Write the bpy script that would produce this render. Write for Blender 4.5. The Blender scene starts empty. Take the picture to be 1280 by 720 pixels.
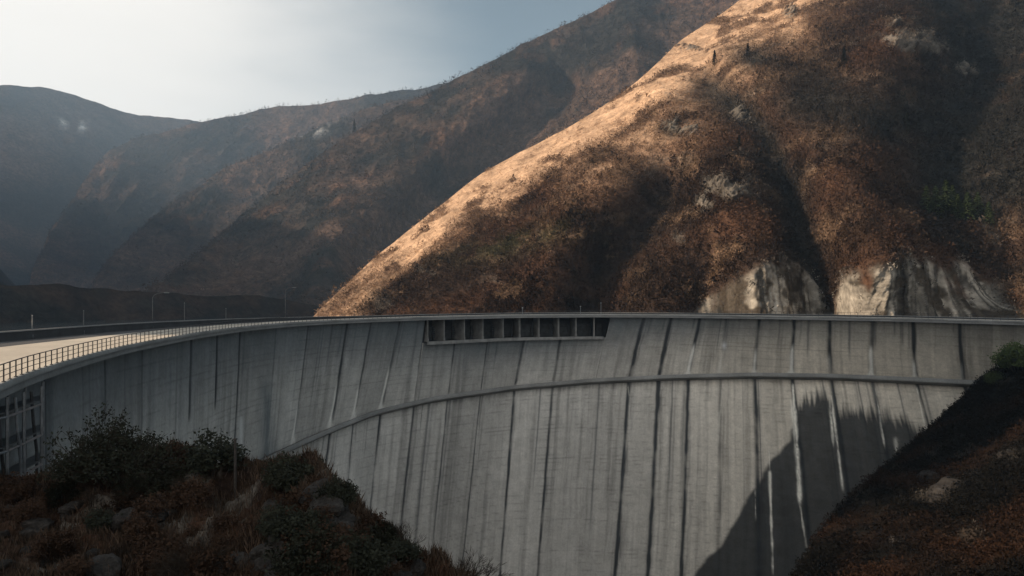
import bpy, math, random
import numpy as np
from mathutils import Vector
S = bpy.context.scene
COL = S.collection
F = 950.0; HY = 370.0                       # focal length in photo pixels, horizon row

# ---------------------------------------------------------------- camera, sky, sun
cd = bpy.data.cameras.new('camera'); cam = bpy.data.objects.new('camera', cd); COL.objects.link(cam)
cam.location = (0, 0, 0); cam.rotation_euler = (math.radians(90), 0, 0)
cd.sensor_width = 36; cd.lens = 36*F/1280; cd.shift_y = (HY-360)/1280
cd.clip_start = 0.5; cd.clip_end = 20000
S.camera = cam
SUN_EL = math.radians(25); SUN_AZ = math.radians(-96)      # azimuth from the view direction (+y), negative = left
W = bpy.data.worlds.new('World'); S.world = W; W.use_nodes = True
wn = W.node_tree; bg = wn.nodes['Background']
sky = wn.nodes.new('ShaderNodeTexSky'); sky.sky_type = 'NISHITA'; sky.sun_disc = False
sky.sun_elevation = SUN_EL; sky.sun_rotation = SUN_AZ
sky.air_density = 1.0; sky.dust_density = .6; sky.ozone_density = 1.0; sky.altitude = 600
bg.inputs[1].default_value = 0.05
tcw = wn.nodes.new('ShaderNodeTexCoord'); nw = wn.nodes.new('ShaderNodeTexNoise'); mpw = wn.nodes.new('ShaderNodeMapping'); mpw.inputs['Scale'].default_value = (1, 1, 3.5)
wn.links.new(tcw.outputs['Generated'], mpw.inputs[0]); wn.links.new(mpw.outputs[0], nw.inputs['Vector']); nw.inputs['Scale'].default_value = 2.2; nw.inputs['Detail'].default_value = 6; nw.inputs['Roughness'].default_value = .5
dp = wn.nodes.new('ShaderNodeVectorMath'); dp.operation = 'DOT_PRODUCT'; wn.links.new(tcw.outputs['Generated'], dp.inputs[0]); dp.inputs[1].default_value = Vector((math.sin(math.radians(-42)), math.cos(math.radians(-42)), .06)).normalized()
def mth(op, a, b=None, c=None):
    n = wn.nodes.new('ShaderNodeMath'); n.operation = op
    for i, v in enumerate((a, b, c)):
        if v is None: continue
        if isinstance(v, (int, float)): n.inputs[i].default_value = v
        else: wn.links.new(v, n.inputs[i])
    return n.outputs[0]
va = mth('MULTIPLY_ADD', nw.outputs['Fac'], .17, dp.outputs['Value'])
mr_ = wn.nodes.new('ShaderNodeMapRange'); mr_.interpolation_type = 'SMOOTHERSTEP'; wn.links.new(va, mr_.inputs[0]); mr_.inputs[1].default_value = .80; mr_.inputs[2].default_value = 1.07
mxw = wn.nodes.new('ShaderNodeMix'); mxw.data_type = 'RGBA'; wn.links.new(mr_.outputs[0], mxw.inputs['Factor']); hs = wn.nodes.new('ShaderNodeHueSaturation'); hs.inputs['Saturation'].default_value = .62; hs.inputs['Hue'].default_value = .47; wn.links.new(sky.outputs[0], hs.inputs['Color']); wn.links.new(hs.outputs[0], mxw.inputs[6]); mxw.inputs[7].default_value = (11.6, 11.0, 10.2, 1)
# bright cloud lobe added behind the camera to lift the light on the dam
dp2 = wn.nodes.new('ShaderNodeVectorMath'); dp2.operation = 'DOT_PRODUCT'; wn.links.new(tcw.outputs['Generated'], dp2.inputs[0]); dp2.inputs[1].default_value = Vector((-.15, -1, .45)).normalized()
vb = mth('MULTIPLY_ADD', nw.outputs['Fac'], .2, dp2.outputs['Value']); mr2 = wn.nodes.new('ShaderNodeMapRange'); mr2.interpolation_type = 'SMOOTHERSTEP'; wn.links.new(vb, mr2.inputs[0]); mr2.inputs[1].default_value = .45; mr2.inputs[2].default_value = 1.0
mx2 = wn.nodes.new('ShaderNodeMix'); mx2.data_type = 'RGBA'; wn.links.new(mr2.outputs[0], mx2.inputs['Factor']); wn.links.new(mxw.outputs[2], mx2.inputs[6]); mx2.inputs[7].default_value = (11.3, 11.0, 10.6, 1)
wn.links.new(mx2.outputs[2], bg.inputs[0])
sd = bpy.data.lights.new('sun', 'SUN'); sun = bpy.data.objects.new('sun', sd); COL.objects.link(sun)
sd.energy = 3.9; sd.angle = math.radians(0.6); sd.color = (1.0, 0.80, 0.60)
tosun = Vector((math.sin(SUN_AZ)*math.cos(SUN_EL), math.cos(SUN_AZ)*math.cos(SUN_EL), math.sin(SUN_EL)))
sun.rotation_euler = tosun.to_track_quat('Z', 'Y').to_euler()
S.view_settings.view_transform = 'Standard'; S.view_settings.look = 'None'
S.view_settings.exposure = 0.92; S.view_settings.gamma = 1.0
S.cycles.volume_bounces = 1; S.cycles.max_bounces = 6

# ---------------------------------------------------------------- numpy noise
def _h(ix, iy, iz, s):
    n = (ix*374761393 + iy*668265263 + iz*1274126177 + s*362437) & 0xffffffff
    n = ((n ^ (n >> 13))*1274126177) & 0xffffffff
    n = ((n ^ (n >> 16))*2246822519) & 0xffffffff
    return ((n ^ (n >> 15)) & 0xffffff)/float(0xffffff)
def vnoise(x, y, z, s=0):
    x = np.asarray(x, float); y = np.asarray(y, float)+0*x; z = np.asarray(z, float)+0*x
    xi = np.floor(x).astype(np.int64); yi = np.floor(y).astype(np.int64); zi = np.floor(z).astype(np.int64)
    u = x-xi; v = y-yi; w = z-zi
    u = u*u*(3-2*u); v = v*v*(3-2*v); w = w*w*(3-2*w); r = 0
    for a in (0, 1):
        for b in (0, 1):
            for c in (0, 1):
                r = r + _h(xi+a, yi+b, zi+c, s)*(u if a else 1-u)*(v if b else 1-v)*(w if c else 1-w)
    return r*2-1
def fbm(x, y, z, sc, oct=4, s=0, g=.5):
    r = 0; a = 1; t = 0; f = 1/sc
    for o in range(oct):
        r = r + a*vnoise(x*f+17.3*o, y*f+5.1*o, z*f+9.7*o, s+o); t += a; a *= g; f *= 2.03
    return r/t
def ridged(x, y, z, sc, oct=4, s=0):
    r = 0; a = 1; t = 0; f = 1/sc
    for o in range(oct):
        r = r + a*(1-2*np.abs(vnoise(x*f+7.3*o, y*f+3.1*o, z*f, s+o))); t += a; a *= .5; f *= 2.03
    return r/t
def sstep(a, b, x):
    t = np.clip((x-a)/(b-a), 0, 1); return t*t*(3-2*t)
def gauss(x, w): return np.exp(-(x/w)**2)
def pl(pts):
    a = np.array(pts, float); o = np.argsort(a[:, 0]); a = a[o]
    return lambda x: np.interp(x, a[:, 0], a[:, 1])
def smooth_pl(pts, w):
    f = pl(pts)
    return lambda x: sum(f(np.asarray(x)+d*w)*k for d, k in ((-1, .15), (-.5, .22), (0, .26), (.5, .22), (1, .15)))
def dist_poly(px, py, pts):
    d = np.full(np.shape(px), 1e9)
    for (x0, y0), (x1, y1) in zip(pts[:-1], pts[1:]):
        L = (x1-x0)**2+(y1-y0)**2
        t = np.clip(((px-x0)*(x1-x0)+(py-y0)*(y1-y0))/L, 0, 1)
        d = np.minimum(d, np.hypot(px-x0-t*(x1-x0), py-y0-t*(y1-y0)))
    return d
def at(px, py, D):                         # photo pixel + real distance -> point
    return np.stack([(px-640)/F*D, D+0*px, (HY-py)/F*D], -1)

# ---------------------------------------------------------------- object helpers
def link(o, parent=None):
    COL.objects.link(o)
    if parent is not None: o.parent = parent
    return o
def tag(o, label=None, cat=None, group=None, kind=None):
    for k, v in (('label', label), ('category', cat), ('group', group), ('kind', kind)):
        if v: o[k] = v
    return o
def empty(name, loc=(0, 0, 0), rz=0):
    o = bpy.data.objects.new(name, None); o.location = loc; o.rotation_euler = (0, 0, rz); return link(o)
def np_mesh(name, V, Q, mat, parent=None, col=None, smooth=False, tris=False, extra=None):
    me = bpy.data.meshes.new(name); k = 3 if tris else 4
    V = np.asarray(V, np.float32).reshape(-1, 3); Q = np.asarray(Q, np.int32).reshape(-1, k)
    me.vertices.add(len(V)); me.vertices.foreach_set('co', V.ravel())
    me.loops.add(Q.size); me.loops.foreach_set('vertex_index', Q.ravel())
    me.polygons.add(len(Q)); me.polygons.foreach_set('loop_start', np.arange(0, Q.size, k, dtype=np.int32))
    me.polygons.foreach_set('loop_total', np.full(len(Q), k, np.int32))
    me.update(calc_edges=True); me.validate()
    if col is not None:
        a = me.color_attributes.new('Col', 'FLOAT_COLOR', 'POINT')
        c = np.ones((len(V), 4), np.float32); c[:, :3] = np.asarray(col).reshape(-1, 3); a.data.foreach_set('color', c.ravel())
    if smooth: me.polygons.foreach_set('use_smooth', np.ones(len(Q), bool))
    me.materials.append(mat)
    return link(bpy.data.objects.new(name, me), parent)
def grid_quads(n, m):
    i = np.arange(n*m).reshape(n, m)
    return np.stack([i[:-1, :-1], i[:-1, 1:], i[1:, 1:], i[1:, :-1]], -1).reshape(-1, 4)
class MB:
    def __init__(s): s.v = []; s.f = []
    def box(s, c, size, rz=0, ax=None):
        cx, cy, cz = c; hx, hy, hz = size[0]/2, size[1]/2, size[2]/2; n = len(s.v); ca, sa = math.cos(rz), math.sin(rz)
        for x, y, z in ((-1,-1,-1),(1,-1,-1),(1,1,-1),(-1,1,-1),(-1,-1,1),(1,-1,1),(1,1,1),(-1,1,1)):
            s.v.append((cx+x*hx*ca-y*hy*sa, cy+x*hx*sa+y*hy*ca, cz+z*hz))
        s.f += [tuple(n+i for i in q) for q in ((0,3,2,1),(4,5,6,7),(0,1,5,4),(1,2,6,5),(2,3,7,6),(3,0,4,7))]
    def tube(s, a, b, r0, r1=None, n=5):
        a = Vector(a); b = Vector(b); r1 = r0 if r1 is None else r1; d = (b-a)
        if d.length < 1e-6: return
        d.normalize(); u = d.cross(Vector((0, 0, 1)) if abs(d.z) < .9 else Vector((1, 0, 0))).normalized(); w = d.cross(u); k = len(s.v)
        for p, r in ((a, r0), (b, r1)):
            for i in range(n):
                t = 2*math.pi*i/n; s.v.append(tuple(p+u*math.cos(t)*r+w*math.sin(t)*r))
        for i in range(n): j = (i+1) % n; s.f.append((k+i, k+j, k+n+j, k+n+i))
        s.f.append(tuple(k+i for i in range(n))[::-1]); s.f.append(tuple(k+n+i for i in range(n)))
    def build(s, name, mat, parent=None, bevel=0, smooth=False):
        me = bpy.data.meshes.new(name); me.from_pydata(s.v, [], s.f); me.update(); me.materials.append(mat)
        if smooth: me.polygons.foreach_set('use_smooth', [True]*len(me.polygons))
        o = link(bpy.data.objects.new(name, me), parent)
        if bevel:
            b = o.modifiers.new('bevel', 'BEVEL'); b.width = bevel; b.segments = 2
        return o
def sweep(P, prof, closed=True):
    """P (n,3) path, N outward plan normals from path; prof list of (out, up) offsets -> verts, quads"""
    P = np.asarray(P, float); T = np.gradient(P[:, :2], axis=0); T /= np.linalg.norm(T, axis=1)[:, None]
    N = np.stack([-T[:, 1], T[:, 0]], -1)                 # left of travel = upstream side for a left->right path
    prof = np.asarray(prof, float); m = prof.shape[-2]
    pr = prof if prof.ndim == 3 else np.broadcast_to(prof, (len(P), m, 2))
    V = np.concatenate([P[:, None, :2]+N[:, None]*pr[..., :1], (P[:, 2][:, None]+pr[..., 1])[..., None]], -1)
    if closed: V = np.concatenate([V, V[:, :1]], 1)
    return V.reshape(-1, 3), grid_quads(len(P), V.shape[1]), N

# ---------------------------------------------------------------- materials
def mat(name, color=(.3, .3, .3), rough=.8, metal=0, attr=False, noise=(), bump=(), spec=.3, translucent=0):
    m = bpy.data.materials.new(name); m.use_nodes = True; t = m.node_tree; b = t.nodes['Principled BSDF']; L = t.links.new
    b.inputs['Roughness'].default_value = rough; b.inputs['Metallic'].default_value = metal
    b.inputs['Specular IOR Level'].default_value = spec
    if attr:
        a = t.nodes.new('ShaderNodeAttribute'); a.attribute_name = 'Col'; c = a.outputs['Color']
    else:
        r = t.nodes.new('ShaderNodeRGB'); r.outputs[0].default_value = (*color, 1); c = r.outputs[0]
    tc = t.nodes.new('ShaderNodeTexCoord')
    def nz(scale, detail=4, stretch=None):
        n = t.nodes.new('ShaderNodeTexNoise'); n.inputs['Scale'].default_value = scale; n.inputs['Detail'].default_value = detail
        if stretch:
            mp = t.nodes.new('ShaderNodeMapping'); mp.inputs['Scale'].default_value = stretch
            L(tc.outputs['Object'], mp.inputs[0]); L(mp.outputs[0], n.inputs['Vector'])
        else: L(tc.outputs['Object'], n.inputs['Vector'])
        return n.outputs['Fac']
    for (sc, lo, hi, *st) in noise:
        n = nz(sc, 5, st[0] if st else None)
        mr = t.nodes.new('ShaderNodeMapRange'); mr.inputs[1].default_value = .3; mr.inputs[2].default_value = .7
        mr.inputs[3].default_value = lo; mr.inputs[4].default_value = hi; L(n, mr.inputs[0])
        mx = t.nodes.new('ShaderNodeVectorMath'); mx.operation = 'SCALE'; L(c, mx.inputs[0]); L(mr.outputs[0], mx.inputs['Scale']); c = mx.outputs[0]
    L(c, b.inputs['Base Color']); prev = None
    for (sc, dist, *st) in bump:
        n = nz(sc, 6, st[0] if st else None)
        bp = t.nodes.new('ShaderNodeBump'); bp.inputs['Distance'].default_value = dist; bp.inputs['Strength'].default_value = 1
        L(n, bp.inputs['Height'])
        if prev: L(prev, bp.inputs['Normal'])
        prev = bp.outputs[0]
    if prev: L(prev, b.inputs['Normal'])
    return m
M = dict(
    concrete=mat('dam_concrete', attr=True, rough=.85, noise=((.35, .88, 1.1), (3, .9, 1.1)), bump=((1.2, .06), (8, .02))),
    slab=mat('slab_concrete', (.20, .20, .195), .85, noise=((.3, .8, 1.15), (4, .85, 1.1)), bump=((6, .02),)),
    ledge=mat('ledge_concrete', (.23, .23, .22), .85, noise=((.2, .7, 1.15), (4, .85, 1.1)), bump=((6, .02),)),
    dark_conc=mat('recess_concrete', (.035, .037, .04), .9, noise=((.6, .7, 1.2),), bump=((4, .03),)),
    pier=mat('pier_concrete', (.19, .188, .18), .85, noise=((.6, .6, 1.2),), bump=((5, .02),)),
    gate=mat('gate_steel', (.045, .048, .05), .6, .4, noise=((1, .6, 1.3),)),
    deck=mat('pale_paving', (.50, .44, .36), .8, noise=((.12, .85, 1.1), (2, .9, 1.06)), bump=((10, .01),)),
    asphalt=mat('asphalt', (.05, .05, .052), .85, noise=((.2, .8, 1.2), (20, .8, 1.2)), bump=((30, .01),)),
    steel=mat('grey_steel', (.12, .125, .13), .5, .6, noise=((2, .7, 1.2),)),
    rail=mat('rail_steel', (.06, .06, .062), .55, .5, noise=((3, .7, 1.2),)),
    galv=mat('galvanised_steel', (.20, .21, .22), .45, .6, noise=((2, .7, 1.2),)),
    terrain=mat('hillside', attr=True, rough=.95, noise=((.12, .75, 1.25), (.6, .7, 1.3)), bump=((.25, 1.0), (1.1, .35)), spec=.05),
    far=mat('far_hillside', attr=True, rough=.95, noise=((.02, .7, 1.3), (.09, .5, 1.5), (.3, .6, 1.4)), bump=((.05, 5.0), (.2, 2.0)), spec=.0),
    ground=mat('knoll_ground', attr=True, rough=.95, noise=((.8, .6, 1.35), (5, .6, 1.4)), bump=((1.5, .25), (7, .08)), spec=.05),
    bank_rock=mat('shaded_rock', (.032, .029, .027), .9, noise=((1.2, .4, 1.4), (6, .6, 1.3)), bump=((2, .2),), spec=.05),  # darker copy of the grey rock, the bank's shade put into its colour
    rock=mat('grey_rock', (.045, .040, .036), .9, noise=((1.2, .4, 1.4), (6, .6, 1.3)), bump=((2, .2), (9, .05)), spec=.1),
    wood_far=mat('bare_wood', attr=True, rough=.95, spec=.0),
    twig=mat('twig_bark', (.035, .027, .021), .9, noise=((3, .6, 1.4),), spec=.05),
    leaf_dark=mat('dark_leaves', (.022, .024, .016), .8, noise=((2, .5, 1.5),), spec=.1),
    leaf_brown=mat('withered_leaves', (.045, .027, .018), .85, noise=((2, .5, 1.5),), spec=.05),
    leaf_green=mat('green_leaves', (.045, .062, .022), .8, noise=((2, .5, 1.5),), spec=.1),
    grass=mat('dead_grass', attr=True, rough=.9, spec=.05),
    post=mat('weathered_wood', (.05, .043, .038), .9, noise=((6, .6, 1.3),)),
)
mw = bpy.data.materials.new('lake_water'); mw.use_nodes = True; b = mw.node_tree.nodes['Principled BSDF']
b.inputs['Base Color'].default_value = (.012, .022, .026, 1); b.inputs['Roughness'].default_value = .12
n_ = mw.node_tree.nodes.new('ShaderNodeTexNoise'); n_.inputs['Scale'].default_value = .25
bp_ = mw.node_tree.nodes.new('ShaderNodeBump'); bp_.inputs['Distance'].default_value = .15
tc_ = mw.node_tree.nodes.new('ShaderNodeTexCoord'); mw.node_tree.links.new(tc_.outputs['Object'], n_.inputs['Vector'])
mw.node_tree.links.new(n_.outputs['Fac'], bp_.inputs['Height']); mw.node_tree.links.new(bp_.outputs[0], b.inputs['Normal'])

def mix(c, d, k):
    k = np.asarray(k)[..., None]; return c*(1-k)+np.asarray(d, float)*k

# ================================================================ THE SETTING: mountains
def normals(P):
    a = np.gradient(P, axis=0); b_ = np.gradient(P, axis=1); n = np.cross(b_, a); n /= np.linalg.norm(n, axis=-1)[..., None]+1e-9
    return n
WOODS = []
def spur(name, sky_pts, base_py, D_sky, D_base, px0, px1, nx, nt, amp, sc, seed, colf, back=.5, steep=1.0, detail=2.5, skyw=12, extraD=None):
    """a mountain spur: sky line given per photo column, a real slope in front of it and a back slope behind"""
    px = np.linspace(px0, px1, nx)[None, :]; t = np.linspace(0, 1, nt)[:, None]
    top = smooth_pl(sky_pts, skyw)(px); ds = pl(D_sky)(px); db = pl(D_base)(px)
    py = base_py+(top-base_py)*t**steep; PX = px+0*py
    D = db+(ds-db)*t
    if extraD is not None: D = D*extraD(PX, py, t)
    P = at(PX, py, D)
    nb = max(8, int(nt*.25)); tb = np.linspace(0, 1, nb+1)[1:][:, None]
    Pb = P[-1][None]+np.stack([0*tb+0*px, tb*(ds*back)+0*px, -tb**1.2*(P[-1][None, :, 2]+60)*.9], -1)
    P = np.concatenate([P, Pb], 0); N = normals(P)
    x, y, z = P[..., 0], P[..., 1], P[..., 2]
    edge = np.concatenate([.25+.75*sstep(0, .15, 1-t), np.full((nb, 1), .6)], 0)
    d = amp*(ridged(x, y*.5, z*.35, sc, 4, seed)-.1)*edge+detail*fbm(x, y, z, detail*5, 4, seed+9)
    P = P+N*np.sign(N[..., 1:2]*-1+1e-6)*d[..., None] if False else P+np.stack([0*d, -d*.8, d*.5], -1)
    PYf = np.concatenate([py, np.repeat(py[-1:], nb, 0)], 0); PXf = PX[:1]+0*PYf
    c = colf(P, PXf, PYf)
    o = np_mesh(name, P, grid_quads(*P.shape[:2]), M['far'], col=c, smooth=True)
    tag(o, kind='structure'); return o, P, PXf, PYf, c
BROWN = np.array((.042, .0275, .0205)); DARK = np.array((.018, .017, .015)); TAN = np.array((.42, .275, .175)); RUST = np.array((.082, .045, .029)); ROCK = np.array((.21, .185, .155))
def far_col(seed, sc=120, rocks=()):
    def f(P, px, py):
        x, y, z = P[..., 0], P[..., 1], P[..., 2]
        k = sstep(-.35, .4, fbm(x, y, z, sc, 4, seed)); c = mix(DARK+0*P, BROWN*1.7, k)
        k2 = sstep(.15, .5, fbm(x, y, z, sc*.5, 3, seed+5)); c = mix(c, RUST*.95, k2*.5)
        for (rx, ry, w, h) in rocks:
            m = gauss(px-rx, w)*gauss(py-ry, h)*sstep(-.1, .35, fbm(x, y, z*.6, sc*.25, 3, seed+8)); c = mix(c, (.45, .44, .42), np.clip(m*1.4, 0, 1))
        return c
    return f
spur('far_mountain', [(-900, 60), (-500, 70), (-300, 105), (-150, 125), (-60, 112), (0, 108), (60, 110), (120, 128), (165, 142), (240, 151), (300, 165), (420, 200)], 420,
     [(-900, 1900), (-150, 2500), (0, 2900), (120, 3200), (420, 3900)], [(-900, 1300), (0, 1900), (420, 2900)], -900, 420, 560, 180, 60, 420, 3, far_col(3, 260, ((92, 160, 9, 9), (108, 163, 6, 8))), detail=13)
r1 = spur('valley_spur', [(20, 410), (45, 340), (75, 280), (100, 235), (130, 193), (180, 172), (225, 160), (260, 151), (300, 143), (350, 134), (400, 131), (450, 122), (520, 112), (560, 102), (640, 90), (700, 80)], 420,
     [(20, 1700), (130, 2500), (300, 2750), (700, 2500)], [(20, 1650), (700, 1650)], 20, 700, 420, 260, 65, 260, 11, far_col(21, 200), detail=11)
r2 = spur('valley_spur', [(95, 410), (130, 350), (170, 300), (205, 262), (240, 238), (300, 205), (350, 183), (400, 160), (450, 142), (500, 126), (560, 112), (700, 90)], 420,
     [(95, 1350), (240, 1850), (560, 2050), (700, 2000)], [(95, 1250), (700, 1250)], 95, 700, 420, 260, 52, 200, 31, far_col(35, 150, ((408, 150, 14, 9), (385, 165, 16, 7))), detail=9)
r = spur('wooded_ridge', [(140, 420), (190, 372), (230, 338), (300, 276), (350, 232), (400, 195), (450, 162), (500, 136), (560, 103), (600, 85), (640, 65), (700, 35), (760, 5), (820, -18), (900, -50), (1050, -80)], 425,
     [(140, 760), (300, 1250), (560, 1500), (1050, 1500)], [(140, 720), (450, 720), (1050, 640)], 140, 1050, 760, 330, 34, 150, 41, far_col(45, 90), detail=3.2,
     extraD=lambda X, Y, t: 1-.05*gauss(dist_poly(X, Y, [(640, 110), (540, 200), (400, 320)]), 38)+.09*gauss(dist_poly(X, Y, [(700, 120), (580, 215), (470, 330)]), 34))
WOODS.append((r1, 30000, 9, .9, 12, lambda px, py, P: np.ones(px.shape)))
WOODS.append((r2, 30000, 8, .9, 12, lambda px, py, P: np.ones(px.shape)))
WOODS.append((r, 22000, 7.5, 1.3, 12, lambda px, py, P: np.ones(px.shape)))

# near mountain above the dam -------------------------------------------------
edge_f = smooth_pl([(430, 365), (395, 393), (385, 402), (330, 460), (280, 522), (215, 605), (165, 702), (135, 752), (100, 800), (50, 852), (15, 905), (-20, 955), (-60, 1020), (-120, 1130)], 10)
D0_f = smooth_pl([(300, 400), (400, 360), (600, 330), (800, 290), (1000, 255), (1150, 232), (1280, 214), (1560, 190)], 40)
G1 = [(890, 120), (950, 165), (985, 230), (1003, 300), (1022, 395)]
G2 = [(835, 245), (800, 290), (765, 335), (740, 395)]
G3 = [(1240, 60), (1200, 150), (1190, 230), (1240, 330)]
CL = [(866, 392), (890, 368), (925, 346), (960, 330), (1005, 328), (1026, 350), (1040, 384), (1052, 346), (1085, 330), (1140, 324), (1205, 334), (1245, 356), (1275, 392)]
def near_mountain():
    py = np.linspace(430, -100, 520)[:, None]; s = np.linspace(0, 1, 1000)[None, :]
    e = edge_f(py); px = e+(1560-e)*s**1.12
    h = (HY-py)/F
    k = .86
    hc = np.clip(h, -.09, 1)
    cl = pl(CL)(px)                                       # top line of the cliffs
    inc = (px > 866)*(px < 1275)
    # the cliffs: distance stays nearly level with height up to their top line
    hcl = np.maximum((HY-cl)/F, -.02)
    wcl = sstep(868, 905, px)*(1-sstep(1225, 1268, px))*(1-.8*gauss(px-1036, 14))
    heff = hc+wcl*(np.where(hc < hcl, -.02+(hc+.02)*.15, hc-(hcl+.02)*.85*np.exp(-(hc-hcl)/.12))-hc)
    D = D0_f(px)*k/(k-heff)
    q = (px-e)
    D = D*(1+.24*np.exp(-(q/(55+.25*(400-py).clip(0, 400)))**1.3))        # the ridge rounds away to the left
    D = D*(1+.085*gauss(dist_poly(px, py, G1), 30)-.045*gauss(dist_poly(px+70, py, G1), 40)-.055*gauss(dist_poly(px-75, py, G1), 50))
    D = D*(1+.085*gauss(dist_poly(px, py, G2), 36)-.05*gauss(dist_poly(px+75, py, G2), 42)-.04*gauss(dist_poly(px-70, py+10, G2), 40))
    D = D*(1+.13*gauss(dist_poly(px, py, G3), 75)-.05*gauss(dist_poly(px+130, py, G3), 45))
    D = D*(1+.10*sstep(1090, 1240, px)*(1-sstep(20, 300, py)))
    P = at(px, py, D)
    x, y, z = P[..., 0], P[..., 1], P[..., 2]
    # strata: small craggy outcrops
    rockm = np.zeros_like(x)
    for (rx, ry, w, hh, st) in ((1145, 62, 46, 13, .95), (1195, 92, 30, 9, .55), (850, 165, 28, 11, .8), (905, 238, 42, 16, .7), (880, 258, 22, 12, .7), (1110, 40, 20, 10, .6), (985, 22, 12, 22, .5), (860, 60, 40, 8, .5), (925, 150, 22, 10, .6), (760, 300, 16, 22, .5)):
        rockm = np.maximum(rockm, st*gauss(px-rx, w)*gauss(py-ry-(.15*(px-rx)), hh))
    rn = fbm(x, y, z*.8, 16, 4, 77)
    rn = rn*.6+.9*fbm(x, y, z*1.6, 5, 4, 79)
    rk = sstep(.38, .62, rockm*(1+1.6*rn))
    clm = inc*sstep(-6, 6, py-cl-16*fbm(x, y*0, z*.3, 9, 4, 78))
    strat = x*.35+z                                       # beds dip across the slope
    crag = ridged(x*.35, strat*0, strat, 9, 3, 92)
    d = 6*(ridged(x, y*.4, z*.3, 55, 5, 5)-.1)+3.0*fbm(x, y, z, 12, 5, 6)+1.6*sstep(.2, .7, crag)*sstep(-.1, .3, fbm(x, y, z, 40, 3, 93))+rk*(2+5*ridged(x, y, z, 7, 4, 94))
    d = d*(.35+.65*sstep(0, 60, q))*(1-clm)+clm*(2.6*ridged(x, y*0, z*.10, 8, 5, 55)+2.0*ridged(x, y*0, z*.2, 3, 4, 56)+.9*fbm(x, y*0, z, 1.6, 3, 57))
    P = P+np.stack([0*d, -d*.8, d*.35*(1-clm)], -1)
    # colours of what grows there, with gully and slope shade painted in
    c = mix(BROWN+0*P, RUST, sstep(-.1, .25, fbm(x, y, z, 45, 5, 9)))
    c = mix(c, BROWN*.5, .85*sstep(.08, .24, fbm(x, y, z*1.4, 26, 5, 10)))
    c = mix(c, TAN*.55, .5*sstep(.18, .34, fbm(x, y, z*2, 16, 5, 11)))
    c = mix(c, ROCK*.8, .6*sstep(.55, .85, crag)*sstep(0, .3, fbm(x, y, z, 34, 3, 95)))
    c = mix(c, (.055, .058, .028), .7*gauss(px-645, 90)*gauss(py-305+.25*(px-645), 16)*sstep(-.3, .2, rn))
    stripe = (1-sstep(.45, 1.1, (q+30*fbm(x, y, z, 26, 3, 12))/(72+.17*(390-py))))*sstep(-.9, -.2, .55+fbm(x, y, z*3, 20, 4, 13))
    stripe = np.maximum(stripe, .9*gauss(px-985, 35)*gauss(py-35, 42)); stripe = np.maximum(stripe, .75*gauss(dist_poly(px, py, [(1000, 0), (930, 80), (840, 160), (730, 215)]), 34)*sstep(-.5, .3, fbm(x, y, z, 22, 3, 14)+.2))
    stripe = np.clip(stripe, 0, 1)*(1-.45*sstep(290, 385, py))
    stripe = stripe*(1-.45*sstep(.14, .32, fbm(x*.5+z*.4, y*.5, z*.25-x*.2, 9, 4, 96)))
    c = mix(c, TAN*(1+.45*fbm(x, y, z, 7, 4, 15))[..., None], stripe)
    c = mix(c, RUST*1.3, .55*gauss(sstep(.0, 1, stripe)-.45, .3)*(py < 360))
    shade_scrub = gauss(dist_poly(px, py, G3), 90)*sstep(-.6, .2, fbm(x, y, z, 24, 3, 18))  # shade of gullies and upper slope painted in as dark evergreen scrub
    shade_scrub = np.maximum(shade_scrub, .95*sstep(1130, 1230, px+.25*(200-py)+20*rn)*(1-sstep(230, 330, py))*sstep(-.9, -.1, rn)); shade_scrub = np.maximum(shade_scrub, .9*gauss(dist_poly(px, py, G1), 24)*(py > 60)); shade_scrub = np.maximum(shade_scrub, .9*gauss(dist_poly(px, py, [(1000, 130), (1090, 150), (1200, 170), (1300, 180)]), 42))
    shade_scrub = np.maximum(shade_scrub, .45*gauss(dist_poly(px, py, [(812, 262), (785, 330), (720, 375)]), 34)); shade_scrub = np.maximum(shade_scrub, .95*gauss(px-945, 42)*gauss(py-78-.15*(px-945), 18)); shade_scrub = np.maximum(shade_scrub, .9*gauss(px-840, 18)*gauss(py-168, 9))
    c = mix(c, (.022, .022, .020), np.clip(shade_scrub, 0, 1)*(1-clm))
    rcol = ROCK*(1+.5*fbm(x, y, z*.3, 5, 3, 60))[..., None]
    c = mix(c, rcol*.62, rk*.85)
    ccol = (np.array((.31, .28, .235))*(1-.6*sstep(-.1, .35, fbm(x, y*0, z*.12, 4.5, 4, 61)))[..., None])
    ccol = ccol*(1-.75*sstep(.45, .8, ridged(x+2*fbm(x, y*0, z, 6, 2, 65), y*0, z*.22, 7, 3, 63)))[..., None]*(1+.4*fbm(x, y*0, z, 1.8, 3, 64))[..., None]
    ccol = ccol*(1-.6*(vnoise(x*1.1, y*0, z*.05, 67) > .35))[..., None]
    ccol = mix(ccol, (.05, .04, .03), .9*sstep(.08, .3, fbm(x, y*0, z*.8, 5, 4, 66)))
    c = mix(c, ccol, clm*sstep(-.5, -.1, .2+fbm(x, y, z*.4, 10, 3, 62)))
    gr = np.clip(stripe, 0, 1)
    dens = (1-.97*gr)*(1-.8*rk)*(1-.93*clm)*(1-.3*np.clip(shade_scrub, 0, 1))
    # behind the ridge edge the slope goes on, down the hidden left flank
    nb = 40; tb = np.linspace(1, 0, nb+1)[:-1][None, :, None]
    A = P[:, :1]
    drop = np.maximum(A[..., 2:3]+25, 5)
    B = A+np.concatenate([-tb*(12+.25*drop)-.0*tb, tb*(60+.9*drop), -drop*tb**1.3*.95], -1)
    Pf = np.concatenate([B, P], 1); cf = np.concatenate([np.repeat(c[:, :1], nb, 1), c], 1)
    o = np_mesh('mountain', Pf, grid_quads(*Pf.shape[:2]), M['terrain'], col=cf, smooth=False); tag(o, kind='structure')
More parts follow.
